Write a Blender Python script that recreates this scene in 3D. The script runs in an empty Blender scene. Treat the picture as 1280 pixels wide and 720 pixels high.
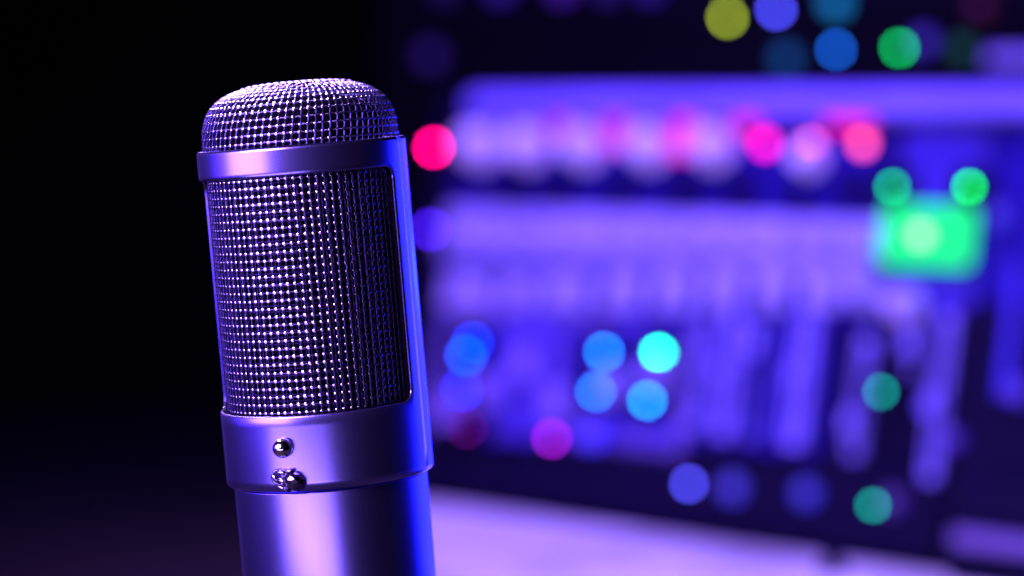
import bpy, math, random
from mathutils import Vector, Matrix
random.seed(4)
PI = math.pi
scene = bpy.context.scene
COL = scene.collection

# ------------------------------------------------------------------ camera
CAM_H = 0.245
PITCH = math.radians(4.0)
LENS, SENSOR, W = 85.0, 36.0, 1280.0
FPX = LENS / SENSOR * W
cam_d = bpy.data.cameras.new('camera')
cam = bpy.data.objects.new('camera', cam_d)
COL.objects.link(cam)
cam.location = (0, 0, CAM_H)
cam.rotation_euler = (PI / 2 - PITCH, 0, 0)
cam_d.lens = LENS
cam_d.sensor_width = SENSOR
cam_d.clip_start = 0.02
cam_d.clip_end = 50
cam_d.dof.use_dof = True
cam_d.dof.focus_distance = 0.612
cam_d.dof.aperture_fstop = 4.4
cam_d.dof.aperture_blades = 0
scene.camera = cam

EYE = Vector((0, 0, CAM_H))
FWD = Vector((0, math.cos(PITCH), -math.sin(PITCH)))
UPV = Vector((0, math.sin(PITCH), math.cos(PITCH)))


def at(u, v, z):
    """point in the place that lies at depth z on the sight line of photo pixel (u, v)"""
    return EYE + FWD * z + Vector((1, 0, 0)) * ((u - 640) / FPX * z) + UPV * ((360 - v) / FPX * z)


# ------------------------------------------------------------------ materials
def lin(r, g, b):
    f = lambda c: (c / 255) / 12.92 if c <= 10.3 else ((c / 255 + 0.055) / 1.055) ** 2.4
    return (f(r), f(g), f(b))


MATS = {}


def mat(name, base, rough=0.5, metal=0.0, noise=0.0, nscale=200.0, bump=0.0, rvar=0.0, spec=0.5):
    if name in MATS:
        return MATS[name]
    m = bpy.data.materials.new(name)
    m.use_nodes = True
    nt = m.node_tree
    b = nt.nodes['Principled BSDF']
    b.inputs['Base Color'].default_value = (*base, 1)
    b.inputs['Roughness'].default_value = rough
    b.inputs['Metallic'].default_value = metal
    b.inputs['Specular IOR Level'].default_value = spec
    if noise or bump or rvar:
        tc = nt.nodes.new('ShaderNodeTexCoord')
        nz = nt.nodes.new('ShaderNodeTexNoise')
        nz.inputs['Scale'].default_value = nscale
        nz.inputs['Detail'].default_value = 5
        nt.links.new(tc.outputs['Object'], nz.inputs['Vector'])
        if noise:
            mx = nt.nodes.new('ShaderNodeMix')
            mx.data_type = 'RGBA'
            mx.inputs[6].default_value = (*[c * (1 - noise) for c in base], 1)
            mx.inputs[7].default_value = (*[min(1, c * (1 + noise)) for c in base], 1)
            nt.links.new(nz.outputs['Fac'], mx.inputs[0])
            nt.links.new(mx.outputs[2], b.inputs['Base Color'])
        if rvar:
            mr = nt.nodes.new('ShaderNodeMapRange')
            mr.inputs['To Min'].default_value = max(0.02, rough - rvar)
            mr.inputs['To Max'].default_value = rough + rvar
            nt.links.new(nz.outputs['Fac'], mr.inputs['Value'])
            nt.links.new(mr.outputs['Result'], b.inputs['Roughness'])
        if bump:
            bp = nt.nodes.new('ShaderNodeBump')
            bp.inputs['Strength'].default_value = bump
            bp.inputs['Distance'].default_value = 0.0003
            nt.links.new(nz.outputs['Fac'], bp.inputs['Height'])
            nt.links.new(bp.outputs['Normal'], b.inputs['Normal'])
    MATS[name] = m
    return m


def glow(name, color, strength):
    m = bpy.data.materials.new(name)
    m.use_nodes = True
    b = m.node_tree.nodes['Principled BSDF']
    b.inputs['Base Color'].default_value = (*[c * 0.05 + 0.004 for c in color], 1)
    b.inputs['Roughness'].default_value = 0.3
    b.inputs['Emission Color'].default_value = (*color, 1)
    b.inputs['Emission Strength'].default_value = strength
    m.cycles.emission_sampling = 'NONE'
    return m


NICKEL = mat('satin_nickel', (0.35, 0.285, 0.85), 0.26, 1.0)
_nt = NICKEL.node_tree
_tg = _nt.nodes.new('ShaderNodeTangent')
_tg.direction_type = 'RADIAL'
_tg.axis = 'Z'
_nt.links.new(_tg.outputs['Tangent'], _nt.nodes['Principled BSDF'].inputs['Tangent'])
_nt.nodes['Principled BSDF'].inputs['Anisotropic'].default_value = 0.6
COLLAR = None
WIRE = mat('mesh_wire', (0.075, 0.052, 0.19), 0.34, 1.0)  # mesh metal darkened to hold the shade between the glints
CREST = mat('glint_crest', (0.86, 0.78, 0.98), 0.24, 1.0)  # paler metal at the crossings, their glints put into the colour
WIRE_IN = mat('inner_wire', (0.045, 0.03, 0.11), 0.5, 1.0)
SHROUD = mat('black_foam_and_shade', (0.004, 0.003, 0.006), 0.95, spec=0.0)
CHROME = mat('chrome', (0.86, 0.84, 0.92), 0.13, 1.0)
BLACK = mat('black_plastic', (0.004, 0.002, 0.018), 0.75, noise=0.3, nscale=90, spec=0.08)
RACKM = mat('rack_paint', (0.004, 0.003, 0.006), 0.8, noise=0.3, nscale=90, spec=0.05)
DARK = mat('dark_paint', (0.03, 0.03, 0.04), 0.6, noise=0.3, nscale=60)
RAIL = mat('violet_lit_rail_paint', (0.24, 0.20, 0.72), 0.6, noise=0.3, nscale=16, spec=0.2)  # pale rail with the violet light put into its colour
PALE = mat('pale_paint', (0.38, 0.36, 0.66), 0.6, noise=0.4, nscale=16, spec=0.25)
MID = mat('blue_lit_grey_paint', (0.16, 0.11, 0.42), 0.6, noise=0.18, nscale=45, spec=0.25)  # blue of the lighting put into the paint colour
BLUE_LIT = mat('deep_blue_lit_paint', (0.014, 0.006, 0.16), 0.7, noise=0.5, nscale=14, spec=0.1)  # deep blue light of the gaps tinted into a dark paint
DIM = mat('dim_blue_lit_paint', (0.045, 0.025, 0.30), 0.65, noise=0.45, nscale=16, spec=0.2)  # dim blue light painted into the base colour
CAPM = mat('lilac_knob_plastic', (0.52, 0.46, 0.74), 0.5)
CAP = mat('pale_knob_plastic', (0.88, 0.84, 0.90), 0.45)
DESKM = mat('dark_desk', (0.012, 0.008, 0.010), 0.7, noise=0.35, nscale=12, bump=0.1, spec=0.15)
WALLM = mat('dark_wall', (0.006, 0.005, 0.008), 0.9, noise=0.3, nscale=4)


# ------------------------------------------------------------------ mesh helpers
class MB:
    def __init__(s):
        s.v, s.f, s.sm, s.mi = [], [], [], {}

    def add(s, verts, faces, smooth=True):
        o = len(s.v)
        s.v += [tuple(p) for p in verts]
        s.f += [tuple(i + o for i in q) for q in faces]
        s.sm += [smooth] * len(faces)

    def tube(s, pts, nors, r, k=5, closed=False, tans=None):
        n = len(pts)
        vs = []
        for i in range(n):
            a = pts[i - 1] if (i > 0 or closed) else pts[0]
            b = pts[(i + 1) % n] if (i < n - 1 or closed) else pts[n - 1]
            t = (b - a)
            t.normalize()
            bn = t.cross(nors[i]).normalized()
            nn = bn.cross(t)
            for j in range(k):
                ang = 2 * PI * j / k
                vs.append(pts[i] + nn * (r * math.cos(ang)) + bn * (r * math.sin(ang)))
        fs = []
        for i in range(n if closed else n - 1):
            for j in range(k):
                a, b = i * k + j, i * k + (j + 1) % k
                c, d = ((i + 1) % n) * k + (j + 1) % k, ((i + 1) % n) * k + j
                fs.append((a, b, c, d))
        s.add(vs, fs)

    def lathe(s, prof, k=96, M=None):
        """prof: list of (r, z); closed at ends where r == 0"""
        vs, fs = [], []
        for (r, z) in prof:
            for j in range(k):
                a = 2 * PI * j / k
                p = Vector((r * math.cos(a), r * math.sin(a), z))
                vs.append(M @ p if M else p)
        for i in range(len(prof) - 1):
            for j in range(k):
                a, b = i * k + j, i * k + (j + 1) % k
                fs.append((a, b, b + k, a + k))
        s.add(vs, fs)

    def box(s, lo, hi, bev=0.0, M=None):
        x0, y0, z0 = lo
        x1, y1, z1 = hi
        b = min(bev, (x1 - x0) / 2.01, (y1 - y0) / 2.01, (z1 - z0) / 2.01)
        if b <= 0:
            vs = [Vector((x, y, z)) for z in (z0, z1) for y in (y0, y1) for x in (x0, x1)]
            fs = [(0, 2, 3, 1), (4, 5, 7, 6), (0, 1, 5, 4), (2, 6, 7, 3), (0, 4, 6, 2), (1, 3, 7, 5)]
        else:
            # rounded-corner outline in x,y with a chamfer towards +z
            def ring(ins, z):
                out = []
                for cx, cy, a0 in ((x1 - b, y1 - b, 0), (x0 + b, y1 - b, PI / 2), (x0 + b, y0 + b, PI), (x1 - b, y0 + b, 1.5 * PI)):
                    for q in range(5):
                        a = a0 + q * PI / 8
                        out.append(Vector((cx + (b - ins) * math.cos(a), cy + (b - ins) * math.sin(a), z)))
                return out
            c = b * 0.5
            rings = [ring(c, z0), ring(0, z0 + c), ring(0, z1 - c), ring(c * 0.3, z1 - c * 0.3), ring(c, z1)]
            vs = [p for r in rings for p in r]
            n = len(rings[0])
            fs = [tuple(reversed(range(n)))]
            for i in range(len(rings) - 1):
                for j in range(n):
                    fs.append((i * n + j, i * n + (j + 1) % n, (i + 1) * n + (j + 1) % n, (i + 1) * n + j))
            fs.append(tuple(range((len(rings) - 1) * n, len(rings) * n)))
        if M:
            vs = [M @ p for p in vs]
        s.add(vs, fs, False)

    def prism(s, poly, z0, z1, M=None):
        n = len(poly)
        vs = [Vector((x, y, z0)) for x, y in poly] + [Vector((x, y, z1)) for x, y in poly]
        if M:
            vs = [M @ p for p in vs]
        fs = [tuple(reversed(range(n))), tuple(range(n, 2 * n))]
        fs += [(i, (i + 1) % n, n + (i + 1) % n, n + i) for i in range(n)]
        s.add(vs, fs, False)

    def ball(s, c, r, M=None, sc=(1, 1, 1), nu=20, nv=12, rot=None):
        vs, fs = [], []
        for i in range(nv + 1):
            th = PI * i / nv
            for j in range(nu):
                ph = 2 * PI * j / nu
                p = Vector((r * sc[0] * math.sin(th) * math.cos(ph), r * sc[1] * math.sin(th) * math.sin(ph), r * sc[2] * math.cos(th)))
                if rot:
                    p = rot @ p
                p = p + Vector(c)
                vs.append(M @ p if M else p)
        for i in range(nv):
            for j in range(nu):
                a, b = i * nu + j, i * nu + (j + 1) % nu
                fs.append((a, a + nu, b + nu, b))
        s.add(vs, fs)

    def mesh(s, name, m):
        me = bpy.data.meshes.new(name)
        me.from_pydata(s.v, [], s.f)
        me.polygons.foreach_set('use_smooth', s.sm)
        me.materials.append(m)
        me.update()
        return me

    def build(s, name, m, parent=None, M=None):
        return put(name, s.mesh(name, m), parent, M)


def put(name, me, parent=None, M=None, label=None):
    o = bpy.data.objects.new(name, me)
    COL.objects.link(o)
    if parent is not None:
        o.parent = parent
    if M is not None:
        o.matrix_local = M
    if label:
        o['label'] = label
    return o


def thing(name, label, cat, M, group=None):
    o = bpy.data.objects.new(name, None)
    o.empty_display_size = 0.02
    COL.objects.link(o)
    o.matrix_world = M
    o['label'] = label
    o['category'] = cat
    if group:
        o['group'] = group
    return o


def struct(o):
    o['kind'] = 'structure'
    return o


# ------------------------------------------------------------------ setting
mb = MB()
mb.box((-1.6, 0.25, -0.04), (1.8, 2.35, 0.0), 0.012)
struct(mb.build('desk', DESKM))
mb = MB()
mb.add([(-4, 3.0, -1.2), (4, 3.0, -1.2), (4, 3.0, 2.2), (-4, 3.0, 2.2)], [(0, 1, 2, 3)], False)
struct(mb.build('wall', WALLM))

# ------------------------------------------------------------------ microphone
mm = 0.001
LEAN = math.radians(4.8)
P0 = at(413.5, 593, 0.633)                 # axis point level with the lower rim of the collar
AX = Vector((-math.sin(LEAN), 0, math.cos(LEAN)))
az = math.atan2(-P0.x, P0.y) - math.radians(23.0)
FR = Vector((math.sin(az), -math.cos(az), 0))
FR = (FR - AX * FR.dot(AX)).normalized()
XR = (-FR).cross(AX).normalized()
# local frame: x to the right, -y to the front, z up along the body
MM = Matrix(((XR.x, -FR.x, AX.x, P0.x), (XR.y, -FR.y, AX.y, P0.y), (XR.z, -FR.z, AX.z, P0.z), (0, 0, 0, 1)))
base_loc = Vector((P0.x, P0.y, 0)) - Vector((AX.x, AX.y, 0)) / AX.z * P0.z
MIC_W = Matrix.Translation(base_loc)
mic = thing('microphone', 'silver side-address studio microphone with woven mesh grille and domed top, before the console', 'microphone', MIC_W)
ML = MIC_W.inverted() @ MM                 # body frame inside the thing

R = 27.0
RG = 25.6


def cyl(phi, r, h):
    """phi measured from the front (-y), positive towards the right side"""
    return Vector((r * math.sin(phi), -r * math.cos(phi), h)) * mm


# --- head frame: band, two side posts and collar cut from one tube with a window front and back
H0, H1 = 0.0, 86.6
WB, WT = 19.2, 79.2                        # window bottom / top
WA = math.radians(80.5)                    # half angle of a window
CR = 3.2                                   # corner radius in mm on the surface


def window_loop(grow, n_top=56, n_side=30, n_c=8):
    """rounded rectangle in (phi, h); grow enlarges it in mm"""
    a = WA + grow / R
    b0, b1 = WB - grow, WT + grow
    cr = CR + grow
    ca = cr / R
    pts, tags = [], []
    for i in range(n_top):                 # bottom, left to right
        pts.append((-a + ca + (2 * a - 2 * ca) * i / n_top, b0)); tags.append('b')
    for i in range(n_c):
        t = -PI / 2 + PI / 2 * i / n_c
        pts.append((a - ca + ca * math.cos(t), b0 + cr + cr * math.sin(t))); tags.append('c')
    for i in range(n_side):
        pts.append((a, b0 + cr + (b1 - b0 - 2 * cr) * i / n_side)); tags.append('r')
    for i in range(n_c):
        t = PI / 2 * i / n_c
        pts.append((a - ca + ca * math.cos(t), b1 - cr + cr * math.sin(t))); tags.append('c')
    for i in range(n_top):
        pts.append((a - ca - (2 * a - 2 * ca) * i / n_top, b1)); tags.append('t')
    for i in range(n_c):
        t = PI / 2 + PI / 2 * i / n_c
        pts.append((-a + ca + ca * math.cos(t), b1 - cr + cr * math.sin(t))); tags.append('c')
    for i in range(n_side):
        pts.append((-a, b1 - cr - (b1 - b0 - 2 * cr) * i / n_side)); tags.append('l')
    for i in range(n_c):
        t = PI + PI / 2 * i / n_c
        pts.append((-a + ca + ca * math.cos(t), b0 + cr + cr * math.sin(t))); tags.append('c')
    return pts


def outer_loop(base):
    """each window point pushed out to the quarter-tube rectangle"""
    out = []
    cx, cy = 0.0, (WB + WT) / 2
    hw, hh = PI / 2, None
    for (p, h) in base:
        out.append((p, h))
    res = []
    a = WA - CR / R
    for (p, h) in out:
        if h <= WB + CR and abs(p) <= a + 1e-6:
            res.append((p * (PI / 2) / a, H0))
        elif h >= WT - CR and abs(p) <= a + 1e-6:
            res.append((p * (PI / 2) / a, H1))
        else:
            sgn = 1 if p > 0 else -1
            if h < WB + CR:
                t = (h - WB) / CR * 0.5
                res.append((sgn * PI / 2, H0 + (WB + CR - H0) * max(0.0, min(1, (h - WB) / CR))))
            elif h > WT - CR:
                res.append((sgn * PI / 2, H1 - (H1 - WT + CR) * max(0.0, min(1, (WT - h) / CR))))
            else:
                res.append((sgn * PI / 2, h))
    return res


mb = MB()
for turn in (0.0, PI):
    WA = math.radians(80.5 if turn == 0 else 60.0)     # the rear window is narrower
    l_in = window_loop(0.0)
    l_ch = window_loop(0.45)
    l_out = outer_loop(l_ch)
    rings = []
    th = 1.7
    rings.append([cyl(p + turn, R - th, h) for p, h in l_in])
    rings.append([cyl(p + turn, R - 0.45, h) for p, h in l_in])
    rings.append([cyl(p + turn, R - 0.13, window_loop(0.13)[i][1]) for i, (p, h) in enumerate(window_loop(0.13))])
    rings.append([cyl(p + turn, R, h) for p, h in l_ch])
    K = 8
    for k in range(1, K + 1):
        t = k / K
        ring = []
        for (p, h), (q, g) in zip(l_ch, l_out):
            hh = h + (g - h) * t
            # rim chamfers at the top and the lower edge
            rr = R
            if hh > H1 - 0.01 or hh < H0 + 0.01:
                rr = R - 0.35
            ring.append(cyl(p + (q - p) * t + turn, rr, hh))
        if k == K:
            # a ring just before the rim keeps the chamfer narrow
            pre = []
            for (p, h), (q, g) in zip(l_ch, l_out):
                hh = min(max(g, H0 + 0.4), H1 - 0.4)
                pre.append(cyl(q + turn, R, hh))
            rings.append(pre)
        rings.append(ring)
    n = len(rings[0])
    vs = [p for r in rings for p in r]
    fs = []
    for i in range(len(rings) - 1):
        for j in range(n):
            fs.append((i * n + j, i * n + (j + 1) % n, (i + 1) * n + (j + 1) % n, (i + 1) * n + j))
    mb.add(vs, fs)
# top and bottom lips close the rim inwards
mb.lathe([((R - 0.35) * mm, H1 * mm), ((R - 1.2) * mm, (H1 + 0.05) * mm), ((R - 2.0) * mm, (H1 - 0.5) * mm)], 160)
mb.lathe([((R - 0.35) * mm, H0 * mm), ((R - 3.5) * mm, (H0 + 0.3) * mm)], 160)


def frame_material():
    m = NICKEL.copy()
    m.name = 'satin_frame'
    nt = m.node_tree
    b = nt.nodes['Principled BSDF']
    tc = nt.nodes.new('ShaderNodeTexCoord')
    sp = nt.nodes.new('ShaderNodeSeparateXYZ')
    mr = nt.nodes.new('ShaderNodeMapRange')
    mr.interpolation_type = 'SMOOTHSTEP'
    mr.inputs['From Min'].default_value = 0.012
    mr.inputs['From Max'].default_value = 0.045
    mr.inputs['To Min'].default_value = 0.26
    mr.inputs['To Max'].default_value = 0.24
    nt.links.new(tc.outputs['Object'], sp.inputs[0])
    nt.links.new(sp.outputs['Z'], mr.inputs['Value'])
    for l in list(b.inputs['Roughness'].links):
        nt.links.remove(l)
    nt.links.new(mr.outputs['Result'], b.inputs['Roughness'])
    return m


hf = mb.build('head_frame', frame_material(), mic, ML)
hf.data.materials.append(SHROUD)
rin = (R - 0.4) * mm
for p in hf.data.polygons:
    vv = [hf.data.vertices[i].co for i in p.vertices]
    if max(math.hypot(q.x, q.y) for q in vv) < rin and 18 * mm < p.center.z < 80 * mm:
        p.material_index = 1  # metal window edges blackened, their shade put into the colour


# --- woven grille
def weave_cylinder(mb, rg, h0, h1, nphi, pitch, rw, amp, k=5, sub=4):
    nh = int((h1 - h0) / pitch)
    for i in range(nphi):
        ph = 2 * PI * i / nphi
        jit = random.uniform(-0.06, 0.06) / rg
        pts, nor = [], []
        for j in range(nh * sub + 1):
            h = h0 + j / sub * pitch
            c = math.cos(PI * (j / sub) + PI * i)
            wob = 0.05 * math.sin(h * 0.35 + i * 0.7) / rg
            pts.append(cyl(ph + jit + wob, rg + amp * c, h))
            nor.append(cyl(ph, 1, 0).normalized())
        mb.tube(pts, nor, rw * mm, k)
    for j in range(nh + 1):
        h = h0 + j * pitch + random.uniform(-0.05, 0.05)
        pts, nor = [], []
        for i in range(nphi * sub):
            ph = 2 * PI * i / (nphi * sub)
            c = -math.cos(PI * (i / sub) + PI * j)
            pts.append(cyl(ph, rg + amp * c, h + 0.06 * math.sin(3 * ph + j * 0.9)))
            nor.append(cyl(ph, 1, 0).normalized())
        mb.tube(pts, nor, rw * mm, k, closed=True)


def two_slot(mb, o):
    o.data.materials.append(CREST)
    for k in mb.mi:
        o.data.polygons[k].material_index = 1


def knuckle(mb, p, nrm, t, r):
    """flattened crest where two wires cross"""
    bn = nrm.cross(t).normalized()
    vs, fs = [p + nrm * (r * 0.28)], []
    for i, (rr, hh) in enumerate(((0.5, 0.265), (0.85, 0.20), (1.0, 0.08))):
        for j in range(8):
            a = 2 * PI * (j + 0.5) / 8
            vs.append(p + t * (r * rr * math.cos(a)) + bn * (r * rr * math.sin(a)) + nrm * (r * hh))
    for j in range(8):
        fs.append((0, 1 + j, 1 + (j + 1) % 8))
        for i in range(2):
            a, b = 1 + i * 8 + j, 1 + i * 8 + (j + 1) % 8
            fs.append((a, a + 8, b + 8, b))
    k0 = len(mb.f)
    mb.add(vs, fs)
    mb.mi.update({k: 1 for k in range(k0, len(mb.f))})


mb = MB()
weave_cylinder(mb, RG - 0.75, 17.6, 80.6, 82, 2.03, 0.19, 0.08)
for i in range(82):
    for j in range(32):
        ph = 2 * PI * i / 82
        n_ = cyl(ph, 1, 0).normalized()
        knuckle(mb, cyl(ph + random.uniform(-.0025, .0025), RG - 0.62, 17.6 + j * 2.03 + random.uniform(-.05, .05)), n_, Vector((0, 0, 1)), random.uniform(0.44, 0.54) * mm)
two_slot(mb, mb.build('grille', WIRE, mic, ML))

mb = MB()
weave_cylinder(mb, RG - 2.9, 17.6, 80.6, 96, 1.62, 0.22, 0.16, k=4, sub=2)
mb.build('inner_mesh', WIRE_IN, mic, ML)

# --- domed top grille: side wires fan over the shoulder, a square weave closes the crown
DR, DH, DE = 25.2, 16.7, 3.25


def prof_tab(R_, H_, E_, n=600):
    tab, s, last = [], 0.0, None
    for i in range(n + 1):
        t = PI / 2 * i / n
        r = R_ * max(0.0, math.cos(t)) ** (2 / E_)
        z = H_ * max(0.0, math.sin(t)) ** (2 / E_)
        if last:
            s += math.hypot(r - last[0], z - last[1])
        tab.append((s, r, z))
        last = (r, z)
    return tab


TAB = prof_tab(DR, DH, DE)
ALEN = TAB[-1][0]


def prof(s):
    s = max(0.0, min(ALEN, s))
    lo, hi = 0, len(TAB) - 1
    while hi - lo > 1:
        m_ = (lo + hi) // 2
        if TAB[m_][0] <= s:
            lo = m_
        else:
            hi = m_
    a, b = TAB[lo], TAB[hi]
    t = (s - a[0]) / max(1e-9, b[0] - a[0])
    r, z = a[1] + (b[1] - a[1]) * t, a[2] + (b[2] - a[2]) * t
    dr, dz = b[1] - a[1], b[2] - a[2]
    l = math.hypot(dr, dz) or 1
    return r, z, dz / l, -dr / l           # position, outward normal (radial, z)


def dome_pt(s, phi, off):
    r, z, nr, nz = prof(s)
    p = cyl(phi, r + nr * off, H1 - 0.9 + z + nz * off)
    n = Vector((nr * math.sin(phi), -nr * math.cos(phi), nz))
    return p, n


TW = 0.16 / DR                             # slight twist of the side wires
mb = MB()
NP, PT, SUB = 82, 2.0, 4
s_end = next(s for s, r, z in TAB if r < 13.6)
NR = int(s_end / PT)
for i in range(NP):
    ph = 2 * PI * i / NP + random.uniform(-0.05, 0.05) / DR
    pts, nor = [], []
    for j in range(NR * SUB + 1):
        s = j / SUB * PT
        p, n = dome_pt(s, ph + TW * s, 0.12 * math.cos(PI * (j / SUB) + PI * i))
        pts.append(p); nor.append(n)
    mb.tube(pts, nor, 0.20 * mm, 5)
for j in range(NR + 1):
    s = j * PT
    pts, nor = [], []
    for i in range(NP * SUB):
        ph = 2 * PI * i / (NP * SUB)
        p, n = dome_pt(s + 0.07 * math.sin(4 * ph + j), ph + TW * s, -0.12 * math.cos(PI * (i / SUB) + PI * j))
        pts.append(p); nor.append(n)
    mb.tube(pts, nor, 0.20 * mm, 5, closed=True)
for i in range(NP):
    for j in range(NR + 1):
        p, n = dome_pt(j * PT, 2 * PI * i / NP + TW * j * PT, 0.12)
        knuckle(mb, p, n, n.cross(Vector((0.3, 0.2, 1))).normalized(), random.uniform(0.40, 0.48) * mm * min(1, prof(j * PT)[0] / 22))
rcap = prof(NR * PT)[0] + 0.3
acap = ALEN - NR * PT + 0.3
G = 1.75
ng = int(acap / G)
rot = math.radians(28)
for d in (0, 1):
    for i in range(-ng, ng + 1):
        half = math.sqrt(max(0, acap ** 2 - (i * G) ** 2))
        m_ = max(2, int(half / (G / SUB)))
        pts, nor = [], []
        for j in range(-m_, m_ + 1):
            a_, b_ = i * G, j * G / SUB
            if d:
                a_, b_ = b_, a_
            rho = math.hypot(a_, b_)
            phi = math.atan2(a_, b_) + rot
            wv = math.cos(PI * j / SUB + PI * i) * (1 if d else -1)
            p, n = dome_pt(ALEN - rho, phi, 0.28 * wv)
            pts.append(p); nor.append(n)
        if len(pts) > 2:
            mb.tube(pts, nor, 0.33 * mm, 5)
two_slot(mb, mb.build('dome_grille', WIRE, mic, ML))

# --- dark foam and capsule housing inside the head
mb = MB()
pr = [(0, 17.0), (RG - 4.6, 17.0), (RG - 4.6, 85.5)]
for i in range(14):
    t = i / 13 * PI / 2
    pr.append(((RG - 4.4) * max(0, math.cos(t)) ** (2 / DE), 85.8 + 13.2 * max(0, math.sin(t)) ** (2 / DE)))
mb.lathe([(r * mm, z * mm) for r, z in pr], 72)
mb.build('foam_lining', SHROUD, mic, ML)

# --- lower body
RB = 25.15
pr = [(24.2, -0.15), (24.2, -0.55), (RB - 0.25, -0.55), (RB, -0.85), (RB, -0.95), (RB, -1.6), (RB, -50), (RB, -95.5), (RB, -96), (RB - 0.6, -98), (RB - 3, -100), (12, -102), (11, -103), (0, -103)]
full = []
for i, (r, z) in enumerate(pr):
    full.append((r * mm, z * mm))
mb = MB()
mb.lathe(full, 160)
lb = mb.build('lower_body', NICKEL, mic, ML)

# --- stand: swivel neck and round foot below the picture's edge
mb = MB()
foot = [(0, 0), (0.062, 0), (0.064, 0.003), (0.062, 0.008), (0.02, 0.013), (0.009, 0.016), (0.009, 0.06), (0, 0.06)]
mb.lathe(foot, 64)
mb.build('stand_foot', BLACK, mic)

# --- chrome ball stud and chrome emblem on the collar
EMB = 0.0


def on_collar(dx, h, out):
    ph = dx / R
    return cyl(ph, R + out, h + EMB)


mb = MB()
mb.ball(on_collar(-0.2, 11.4, 1.0), 2.55 * mm, nu=28, nv=18)
mb.build('ball_stud', CHROME, mic, ML)
EMB = 2.6

mb = MB()


def lobe(dx, h, out, r, sc=(1, 1, 1), tilt=0.0):
    mb.ball(on_collar(dx, h, out), r * mm, sc=sc, nu=22, nv=14, rot=Matrix.Rotation(tilt, 3, 'Y'))


mb.ball(on_collar(2.0, -0.1, 0.4), 3.2 * mm, sc=(0.95, 0.7, 1.0), nu=9, nv=7, rot=Matrix.Rotation(0.9, 3, 'X'))
mb.sm = [False] * len(mb.sm)
lobe(-0.9, 2.6, 0.9, 1.2, (1.5, 0.9, 0.62), 0.15)
lobe(0.9, 2.9, 0.7, 1.0, (1.5, 0.9, 0.6), -0.1)
lobe(-2.9, 1.1, 0.6, 1.25, (0.7, 0.9, 1.45), -0.6)
lobe(-0.5, 0.6, 1.5, 1.25, (1.4, 1.0, 0.62), 0.25)
lobe(-0.9, -1.3, 1.0, 1.2, (1.7, 0.9, 0.55), 0.5)
pts, nor = [], []
for i in range(28):
    a = 2 * PI * i / 28
    pts.append(on_collar(-2.0 + 2.1 * math.cos(a), 1.3 + 1.8 * math.sin(a), 0.3))
    nor.append(Vector((0, -1, 0)))
mb.tube(pts, nor, 0.5 * mm, 8, closed=True)
mb.build('emblem', mat('dark_chrome', (0.32, 0.28, 0.42), 0.16, 1.0), mic, ML)

# ------------------------------------------------------------------ mixing console
LEANP = math.radians(12)
PO = at(540, 610, 1.40)
PU = Vector((0.29, -0.25, 0)).normalized()
BK = Vector((0.25, 0.29, 0)).normalized()
PB = (Vector((0, 0, 1)) * math.cos(LEANP) + BK * math.sin(LEANP)).normalized()
PN = PU.cross(PB).normalized()


def frame(o, x, y, z):
    return Matrix(((x.x, y.x, z.x, o.x), (x.y, y.y, z.y, o.y), (x.z, y.z, z.z, o.z), (0, 0, 0, 1)))


PF = frame(PO, PU, PB, PN)                 # panel frame: a along, b up the slope, n out of the face
CON_W = frame(Vector((PO.x, PO.y, 0)), PU, BK, Vector((0, 0, 1)))
con = thing('mixing_console', 'pale mixing console with knobs, faders and lit buttons, blurred behind the microphone', 'mixing console', CON_W)
CL = CON_W.inverted() @ PF


def hit(u, v, n=0.0):
    """panel coordinates (a, b) and depth of the sight line through photo pixel (u, v) on the plane n above the face"""
    d = at(u, v, 1.0) - EYE
    o = PO + PN * n
    t = (o - EYE).dot(PN) / d.dot(PN)
    p = EYE + d * t - o
    return p.dot(PU), p.dot(PB), t


def plate(name, u0, v0, u1, v1, n0, n1, m, bev=0.004, parent=con, F=None, label=None):
    """rectangular plate on the sloped face; corners taken at mid height / width"""
    vm, um = (v0 + v1) / 2, (u0 + u1) / 2
    a0, a1 = hit(u0, vm)[0], hit(u1, vm)[0]
    b0, b1 = hit(um, v1)[1], hit(um, v0)[1]
    mb = MB()
    mb.box((a0, b0, n0), (a1, b1, n1), bev)
    o = mb.build(name, m, parent, CL)
    if label:
        o['label'] = label
    return o


# chassis: wedge behind the face, on the desk
top_b = hit(900, 106)[1]
a_l, a_r = hit(512, 360)[0], hit(1560, 360)[0]
mb = MB()
prof2 = []
drop = -PO.z / math.cos(LEANP)
wp = [PF @ Vector((0, b, -0.006)) for b in (drop, top_b)]
loc = [CON_W.inverted() @ p for p in wp]
poly = [(loc[0].y, 0.0), (loc[1].y, loc[1].z), (loc[1].y + 0.10, loc[1].z), (loc[1].y + 0.10, 0.0)]
vs = [Vector((a, y, z)) for a in (a_l, a_r) for y, z in poly]
mb.add(vs, [(0, 1, 2, 3), (7, 6, 5, 4), (0, 4, 5, 1), (1, 5, 6, 2), (2, 6, 7, 3), (3, 7, 4, 0)], False)
mb.build('chassis', BLACK, con)

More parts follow.
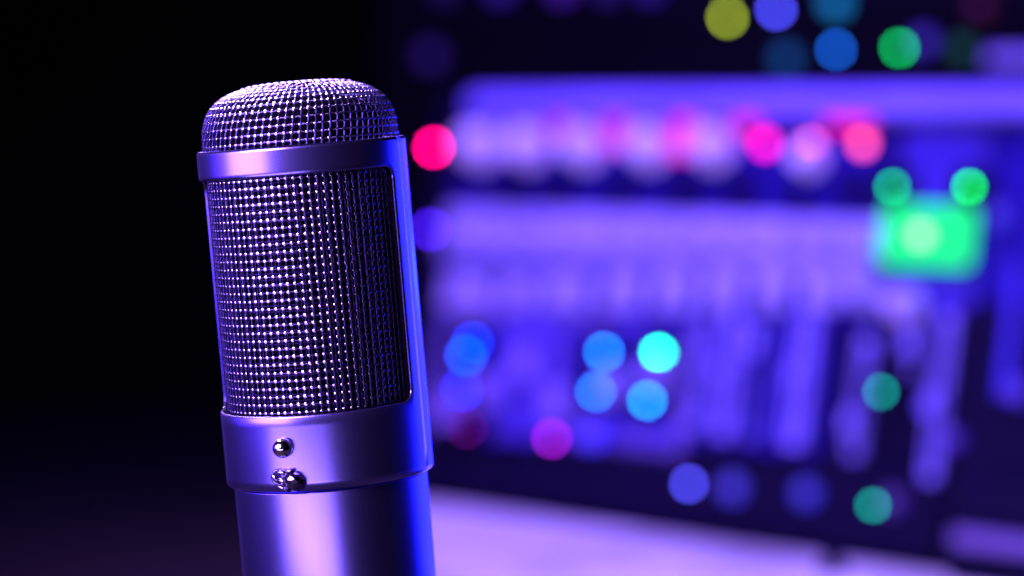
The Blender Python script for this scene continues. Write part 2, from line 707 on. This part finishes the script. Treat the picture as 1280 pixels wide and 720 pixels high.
PLATE_N = 0.0
plate('top_rail', 596, 114, 1560, 150, -0.006, 0.012, RAIL, 0.012)
plate('channel_panel', 578, 152, 1112, 218, -0.006, 0.0, BLUE_LIT, 0.006)
plate('shade_strip', 562, 220, 1112, 262, -0.006, -0.002, BLUE_LIT, 0.002)  # band of shade below the knobs, made as a dark strip
plate('middle_panel', 553, 266, 1100, 338, -0.006, 0.001, PALE, 0.006)
plate('button_bed', 548, 340, 1100, 388, -0.006, -0.001, BLUE_LIT, 0.004)
for u0, u1 in ((556, 618), (630, 668), (680, 738), (756, 802), (820, 868), (884, 926), (950, 984), (1006, 1050), (1068, 1094)):
    plate('channel_plate', u0, 341, u1, 387, -0.001, 0.002, PALE, 0.003)
plate('fader_panel', 540, 390, 862, 560, -0.006, 0.0, MID, 0.006)
plate('lower_panel', 525, 563, 1180, 660, -0.006, 0.0, BLACK, 0.004)
plate('fader_bed', 864, 390, 1030, 562, -0.006, -0.003, BLUE_LIT, 0.002)
plate('fader_bed', 1032, 390, 1190, 562, -0.006, -0.003, BLACK, 0.002)
plate('master_panel', 1116, 152, 1226, 388, -0.006, 0.0, DIM, 0.006)
plate('end_panel', 1230, 152, 1560, 388, -0.006, -0.001, BLUE_LIT, 0.006)
plate('end_panel', 1194, 390, 1560, 640, -0.006, -0.001, BLACK, 0.006)


# knobs -----------------------------------------------------------------
def knob_mesh(name, r, h, m):
    mb = MB()
    pr = [(r * 1.15, 0), (r * 1.15, h * 0.12), (r * 0.98, h * 0.18), (r * 0.86, h * 0.9), (r * 0.78, h), (0, h)]
    mb.lathe(pr, 32)
    mb.box((-r * 0.07, r * 0.15, h * 0.98), (r * 0.07, r * 0.75, h * 1.06), 0.0)
    return mb.mesh(name, m)


def knob(u, v, r, h=None, m=CAP, label=None, n=0.0):
    key = ('knob', round(r, 5), m.name)
    if key not in MATS:
        MATS[key] = knob_mesh('knob', r, h or r * 1.3, m)
    a, b, z = hit(u, v)
    return put('knob', MATS[key], con, CL @ Matrix.Translation((a, b, n)) @ Matrix.Rotation(random.uniform(-1.2, 1.2), 4, 'Z'), label)


def px(u, v):
    return hit(u, v)[2] / FPX


for u in (605, 665, 735, 815, 895):
    knob(u, 184, 25 * px(u, 184), 0.016)
knob(1015, 200, 17 * px(1015, 200), 0.014)
for u in (640, 700, 775, 855, 930, 1000, 1065):
    knob(u, 238, 15 * px(u, 238), 0.010, BLACK, n=-0.002)
for row, (v, us) in enumerate(((292, (585, 665, 712, 765, 818, 880, 925, 985, 1040)), (322, range(582, 1090, 46)), (366, (588, 650, 710, 778, 845, 905, 966, 1028, 1080)))):
    for u in us:
        knob(u, v, (11 if row != 1 else 9) * px(u, v), 0.010, (CAPM, MID, CAPM)[row], n=0.001)
knob(1135, 384, 21 * px(1135, 384), 0.016, m=CAPM, label='pale rotary knob below the green button')

# fader strips -------------------------------------------------------------
def bar(name, u, v0, v1, wpx, n0, n1, m, parent=con, bev=0.002):
    um = u
    a0, b1, z = hit(u, v0)
    _, b0, _ = hit(u - 0.14 * 0, v1)
    w = wpx * z / FPX / abs(PU.x) / 2
    mb = MB()
    mb.box((a0 - w, b0, n0), (a0 + w, b1, n1), bev)
    return mb.build(name, m, parent, CL)


STRIPB = mat('blue_lit_strip_paint', (0.06, 0.04, 0.48), 0.55, noise=0.2, nscale=60, spec=0.2)  # strip colour carries the blue light of the left faders
CAPB = mat('blue_lit_cap_plastic', (0.30, 0.22, 0.68), 0.45)  # same blue light tinted into the fader caps
STRIP = mat('strip_paint', (0.26, 0.23, 0.74), 0.55, noise=0.2, nscale=60, spec=0.25)
for (u, v0, v1, w, cap_v) in ((884, 392, 540, 12, 450), (922, 392, 548, 20, 470), (957, 392, 552, 7, 430), (1012, 392, 560, 22, 470), (1086, 420, 574, 15, 530), (1150, 392, 470, 9, 430), (1188, 392, 604, 15, 505)):
    st = bar('fader_strip', u, v0, v1, w, -0.003, 0.002, STRIP)
    a, b, z = hit(u - (cap_v - v0) * 0.14, cap_v)
    a0 = hit(u, v0)[0]
    mb = MB()
    mb.box((a0 - 0.0012, hit(u, v1)[1] + 0.006, 0.0018), (a0 + 0.0012, hit(u, v0)[1] - 0.006, 0.0024))
    mb.build('fader_slot', BLACK, st)
    mb = MB()
    mb.box((a0 - 0.0034, b - 0.006, 0.0028), (a0 + 0.0034, b + 0.006, 0.009), 0.002)
    mb.build('fader_cap', STRIP, st)

for i, u in enumerate((588, 632, 676, 722, 790, 842)):
    a0, bt, z = hit(u, 400)
    bb = hit(u, 552)[1]
    mb = MB()
    mb.box((a0 - 0.009, bb, 0.0), (a0 + 0.009, bt, 0.003), 0.002)
    st = mb.build('fader_strip', DIM if i in (0, 3) else STRIPB, con, CL)
    mb = MB()
    mb.box((a0 - 0.0012, bb + 0.006, 0.0028), (a0 + 0.0012, bt - 0.006, 0.0034))
    mb.build('fader_slot', BLACK, st)
    bc = bb + (bt - bb) * (0.25, 0.4, 0.62, 0.3, 0.45, 0.55)[i]
    mb = MB()
    mb.box((a0 - 0.0065, bc - 0.009, 0.0038), (a0 + 0.0065, bc + 0.009, 0.013), 0.002)
    mb.build('fader_cap', CAPB, st)


for (u0, v0, u1, v1) in ((566, 404, 622, 462), (560, 466, 622, 556), (734, 414, 790, 518), (802, 414, 860, 474), (790, 478, 846, 528), (1098, 212, 1146, 260), (1194, 212, 1242, 260), (1084, 466, 1132, 516)):
    plate('lamp_backing', u0, v0, u1, v1, 0.0004, 0.0042, BLACK, 0.004)  # black backing added to keep the lit panel from washing out the lamps

# lamps --------------------------------------------------------------------
def led(u, v, rpx, rgb, label, rl=4.2, gain=1.0, n=0.0, parent=con, L=None, name='indicator_light', hitf=None):
    """small round indicator lamp; its brightness is what fills its blur circle with the photographed colour"""
    a, b, z = (hitf or hit)(u, v)
    r = rl * z / FPX
    mb = MB()
    mb.lathe([(r * 1.0, 0.0), (r, r * 0.5), (r * 0.9, r * 0.85), (r * 0.6, r * 1.12), (0, r * 1.25)], 20)
    m = glow('lamp_' + label.replace(' ', '_'), lin(*rgb), gain * (rpx / rl) ** 2)
    o = mb.build(name, m, parent, (L or CL) @ Matrix.Translation((a, b, n)))
    o['label'] = label
    return o


led(535, 182, 30, (255, 0, 125), 'bright pink indicator light at the left end', n=-0.006)
led(531, 285, 30, (55, 15, 200), 'dim indigo indicator light at the left end', n=-0.006)
led(598, 430, 29, (0, 45, 235), 'deep blue indicator light', n=0.0045)
led(590, 446, 30, (0, 70, 240), 'blue indicator light', n=0.0045)
led(585, 488, 30, (8, 30, 245), 'royal blue indicator light', n=0.0045)
led(590, 536, 28, (62, 0, 75), 'dim maroon indicator light', n=0.003)
led(640, 535, 27, (25, 8, 110), 'dim indigo indicator light', n=0.003, rl=13)
led(695, 549, 28, (118, 12, 150), 'purple indicator light', n=0.003)
led(745, 545, 27, (45, 30, 190), 'dim violet indicator light', n=0.003, rl=13)
led(762, 442, 28, (0, 115, 250), 'azure indicator light', n=0.0045)
led(752, 491, 27, (0, 110, 240), 'azure indicator light', n=0.0045)
led(830, 443, 31, (0, 255, 190), 'bright cyan indicator light', n=0.0045)
led(816, 502, 27, (15, 145, 250), 'sky blue indicator light', n=0.0045)
led(862, 605, 26, (62, 58, 200), 'lavender indicator light')
led(918, 610, 26, (38, 30, 150), 'dim violet indicator light', rl=14)
led(1010, 617, 26, (32, 26, 145), 'dim violet indicator light', rl=14)
led(1118, 628, 24, (36, 12, 100), 'dim violet indicator light', rl=14)
led(1108, 491, 22, (0, 125, 115), 'teal indicator light', n=0.0045)
led(1092, 632, 22, (0, 128, 112), 'teal indicator light')
led(1122, 236, 21, (0, 170, 105), 'teal indicator light above the green button', n=0.0045)
led(1218, 236, 21, (0, 225, 70), 'green indicator light above the green button', n=0.0045)
led(958, 180, 24, (235, 22, 170), 'magenta lit button', n=0.0, rl=9)
led(1015, 182, 22, (240, 95, 205), 'pale pink lit button', n=0.0, rl=9)
led(1080, 180, 22, (250, 75, 125), 'coral pink lit button', n=0.0, rl=9)
led(665, 275, 26, (60, 40, 150), 'dim violet indicator light', n=0.001, rl=13)
led(1000, 232, 25, (30, 22, 170), 'dim blue indicator light', n=-0.002, rl=13)
led(1170, 510, 22, (60, 40, 200), 'violet indicator light', n=0.003, rl=13)
led(1190, 550, 22, (38, 16, 130), 'dim violet indicator light', rl=14)
led(1250, 270, 22, (36, 24, 160), 'dim violet indicator light', rl=14)
led(1275, 490, 20, (50, 30, 170), 'dim violet indicator light', rl=14)


def lit_button(u0, v0, u1, v1, rgb, strength, label, n1=0.006, bev=0.004):
    vm, um = (v0 + v1) / 2, (u0 + u1) / 2
    a0, a1 = hit(u0, vm)[0], hit(u1, vm)[0]
    b0, b1 = hit(um, v1)[1], hit(um, v0)[1]
    mb = MB()
    mb.box((a0, b0, 0.0), (a1, b1, n1), bev)
    o = mb.build('lit_button', glow('glow_' + label.replace(' ', '_'), lin(*rgb), strength), con, CL)
    o['label'] = label
    return o


gb = lit_button(1110, 260, 1220, 334, (0, 246, 132), 1.25, 'large glowing green square button', 0.008, 0.006)
a, b, z = hit(1163, 298)
bl = led(1163, 298, 24, (130, 120, 130), 'bright centre of the green button', n=0.0, name='button_lamp', rl=10)
bl.parent = gb
bl.matrix_local = Matrix.Translation((a, b, 0.0085))
# backlit pink keys of the channel row
for (u0, u1, v0, v1, rgb, st, lb_) in ((692, 712, 150, 172, (195, 0, 165), 1.2, 'faint magenta lit key'),
                                       (762, 780, 150, 186, (210, 0, 150), 1.4, 'magenta lit key'),
                                       (844, 868, 148, 196, (230, 0, 140), 1.5, 'hot pink lit key'),
                                       (922, 950, 150, 168, (225, 0, 130), 1.6, 'pink lit key'),
                                       (1036, 1092, 149, 163, (235, 0, 110), 1.7, 'long crimson lit key')):
    lit_button(u0, v0, u1, v1, rgb, st, lb_, 0.004, 0.0015)

# deck: pale apron in front of the face, its left end cut off at an angle
p_bl = at(470, 604, 1.0) - EYE


def on_level(u, v, z):
    d = at(u, v, 1.0) - EYE
    t = (z - CAM_H) / d.z
    return EYE + d * t


DZ = PO.z - 0.007
inv = CON_W.inverted()
foot_y = (inv @ (PF @ Vector((0, 0, 0.0)))).y
q = inv @ on_level(420, 720, DZ)
e0 = inv @ on_level(455, 600, DZ)
poly = [(e0.x, foot_y - 0.006), (q.x, q.y), (q.x + 0.05, q.y - 0.10), (a_r, q.y - 0.10), (a_r, foot_y - 0.006)]
poly = [(x, y) for x, y in poly]
mb = MB()
mb.prism(list(reversed(poly)) if False else poly, 0.0, DZ)
DECK = mat('deck_paint', (0.56, 0.50, 0.68), 0.6, noise=0.98, nscale=22, spec=0.3)
mb.build('front_deck', DECK, con)

kp = inv @ on_level(1040, 718, DZ)
mb = MB()
mb.lathe([(0.007, 0), (0.007, 0.002), (0.0055, 0.003), (0.005, 0.009), (0, 0.0095)], 28)
o = mb.build('knob', BLACK, con, Matrix.Translation((kp.x, kp.y, DZ)))
o['label'] = 'black knob on the pale front deck'
bar('fader_strip', 1276, 330, 500, 12, -0.001, 0.003, STRIPB)

# ------------------------------------------------------------------ small dark box on the deck, right
bx_c = on_level(1275, 742, DZ)
BOX_W = frame(Vector((bx_c.x, bx_c.y, DZ)), PU, BK, Vector((0, 0, 1)))

# ------------------------------------------------------------------ equipment rack behind the console
RK_N = -0.16
RO = PO + PN * RK_N
RO = Vector((RO.x, RO.y, 0.0))
RN = Vector((-BK.x, -BK.y, 0))
RK_W = frame(RO, PU, BK, Vector((0, 0, 1)))
rack = thing('equipment_rack', 'tall black equipment rack with scattered coloured status lights behind the mixing console', 'equipment rack', RK_W)
RKL = Matrix(((1, 0, 0, 0), (0, 0, -1, 0), (0, 1, 0, 0), (0, 0, 0, 1)))    # a along, b up, n out (towards -y of the rack)


def rhit(u, v, n=0.0):
    d = at(u, v, 1.0) - EYE
    t = (RO - EYE).dot(RN) / d.dot(RN)
    p = EYE + d * t - RO
    return p.dot(PU), p.z, t


ra0, ra1 = rhit(470, 60)[0], rhit(1620, 60)[0]
mb = MB()
mb.box((ra0, 0.0, -0.30), (ra1, 0.56, -0.004))
mb.build('rack_case', RACKM, rack, RKL)
for i, (v0, v1) in enumerate(((-95, -28), (-26, 40), (42, 104))):
    b0, b1 = rhit(900, v1)[1], rhit(900, v0)[1]
    mb = MB()
    mb.box((ra0 + 0.012, b0 + 0.001, -0.004), (ra1 - 0.012, b1 - 0.001, 0.0), 0.002)
    mb.build('faceplate', RACKM, rack, RKL)


def rled(u, v, r, rgb, label, **k):
    return led(u, v, r, rgb, label, parent=rack, L=RKL, hitf=rhit, **k)


rled(910, 22, 26, (125, 140, 25), 'olive yellow status light')
rled(971, 12, 26, (65, 65, 225), 'periwinkle status light')
rled(1047, 3, 24, (0, 85, 140), 'dim teal status light', rl=13)
rled(985, 74, 25, (0, 42, 90), 'dim teal status light', rl=13)
rled(1046, 62, 25, (10, 75, 180), 'blue status light')
rled(1125, 60, 23, (0, 165, 80), 'green status light')
rled(1156, 52, 22, (35, 20, 130), 'dim violet status light', rl=13)
rled(1205, 62, 20, (0, 45, 25), 'dim green status light', rl=13)
rled(541, 70, 32, (14, 5, 55), 'faint indigo status light', rl=13)
rled(1228, 8, 20, (42, 3, 26), 'faint maroon status light', rl=13)
for u, c in ((558, (12, 5, 50)), (628, (22, 8, 85)), (705, (34, 9, 95)), (762, (18, 6, 70)), (815, (20, 7, 85))):
    rled(u, -15, 28, c, 'dim indigo status light', rl=13)
a0, b0, z = rhit(1238, 84)
a1, b1, z = rhit(1330, 62)
mb = MB()
mb.box((a0, b0, 0.0), (a1, b1, 0.006), 0.004)
mb.build('label_plate', PALE, rack, RKL)

# box on the deck
ctl = thing('control_box', 'small black box with a pale front edge on the right of the deck', 'control box', BOX_W)
mb = MB()
mb.box((-0.040, 0.0, 0.0), (0.12, 0.018, 0.046), 0.004)
mb.build('box_body', BLACK, ctl)
mb = MB()
mb.box((-0.034, -0.006, 0.019), (0.118, -0.0005, 0.027), 0.0015)
mb.build('front_edge', mat('dull_lilac_paint', (0.14, 0.10, 0.28), 0.6, spec=0.2), ctl)


# ------------------------------------------------------------------ light
def area(name, loc, target, w, h, color, power, spread=180, along=None):
    d = bpy.data.lights.new(name, 'AREA')
    d.shape = 'RECTANGLE'
    d.size, d.size_y = w, h
    d.color = color
    d.energy = power
    d.spread = math.radians(spread)
    o = bpy.data.objects.new(name, d)
    COL.objects.link(o)
    o.location = loc
    dr = (Vector(target) - Vector(loc)).normalized()
    if along is None:
        o.rotation_euler = dr.to_track_quat('-Z', 'Y').to_euler()
    else:                                  # long side of the lamp parallel to a given direction
        x_ = (along - dr * along.dot(dr)).normalized()
        y_ = (-dr).cross(x_)
        o.rotation_euler = Matrix(((x_.x, y_.x, -dr.x), (x_.y, y_.y, -dr.y), (x_.z, y_.z, -dr.z))).to_euler()
    return o


MC = P0 + AX * 0.04


def around(deg, dist, dz):
    """a spot around the microphone, deg to the right of the camera's side"""
    vx, vy = -P0.x, -P0.y
    a0 = math.atan2(vx, -vy) + math.radians(deg)
    return Vector((MC.x + dist * math.sin(a0), MC.y - dist * math.cos(a0), MC.z + dz))


area('violet_key', around(-62, 0.55, 0.08), MC, 0.50, 0.26, (0.50, 0.31, 1.0), 1.35, 120)
area('violet_low', around(-30, 0.50, 0.041 - MC.z), MC + Vector((0, 0, -.095)), 0.62, 0.064, (0.50, 0.33, 1.0), 0.46, 120)
area('violet_high', around(-44, 0.40, 0.17), MC + Vector((0, 0, 0.02)), 0.26, 0.12, (0.56, 0.35, 1.0), 1.45, 90)  # added lamp, placed to make the mesh crossings glint
area('blue_side', around(-75, 0.65, 0.05), MC, 0.9, 0.36, (0.09, 0.02, 1.0), 1.4, 120)
area('blue_rim', around(138, 0.5, 0.145 - MC.z), MC, 0.46, 0.27, (0.018, 0.022, 1.0), 1.25, 110)
area('violet_top', around(-150, 0.26, 0.42), MC + Vector((0, 0, 0.05)), 0.25, 0.25, (0.60, 0.42, 1.0), 10.0, 110)
CC = PF @ Vector((0.22, 0.12, 0))
area('console_wash', CC + PN * 0.30 + Vector((0, 0, 0.45)), CC + Vector((0, 0, -0.03)), 0.6, 0.25, (0.11, 0.036, 1.0), 4.8, 130, PU)
area('console_violet', CC + PN * 0.45 + Vector((-0.1, 0, 0.40)), CC + Vector((0.05, 0, 0.02)), 0.3, 0.2, (0.62, 0.38, 1.0), 0.50, 120)  # extra lamp added to whiten the console's knob rows
area('deck_wash', CC + PN * 0.15 + PU * 0.05 + Vector((0, 0, 0.55)), CC + PN * 0.14 + PU * 0.05 + Vector((0, 0, -0.12)), 0.75, 0.08, (0.56, 0.34, 1.0), 0.85, 50, PU)
area('red_spill', (-0.36, 1.0, 0.22), (-0.30, 1.05, 0.0), 0.2, 0.2, (0.8, 0.02, 0.30), 0.3)  # added lamp without a visible source, reddens the desk at left

w = bpy.data.worlds.new('World')
scene.world = w
w.use_nodes = True
bg = w.node_tree.nodes['Background']
bg.inputs['Color'].default_value = (0.10, 0.03, 1.0, 1)
bg.inputs['Strength'].default_value = 0.0012

# ------------------------------------------------------------------ render settings
scene.render.engine = 'CYCLES'
scene.cycles.use_denoising = True
scene.cycles.use_adaptive_sampling = False
scene.cycles.max_bounces = 6
scene.cycles.sample_clamp_indirect = 3.0
scene.cycles.caustics_reflective = False
scene.cycles.caustics_refractive = False
scene.view_settings.view_transform = 'Standard'
scene.view_settings.look = 'None'
scene.view_settings.exposure = 0
scene.view_settings.gamma = 1
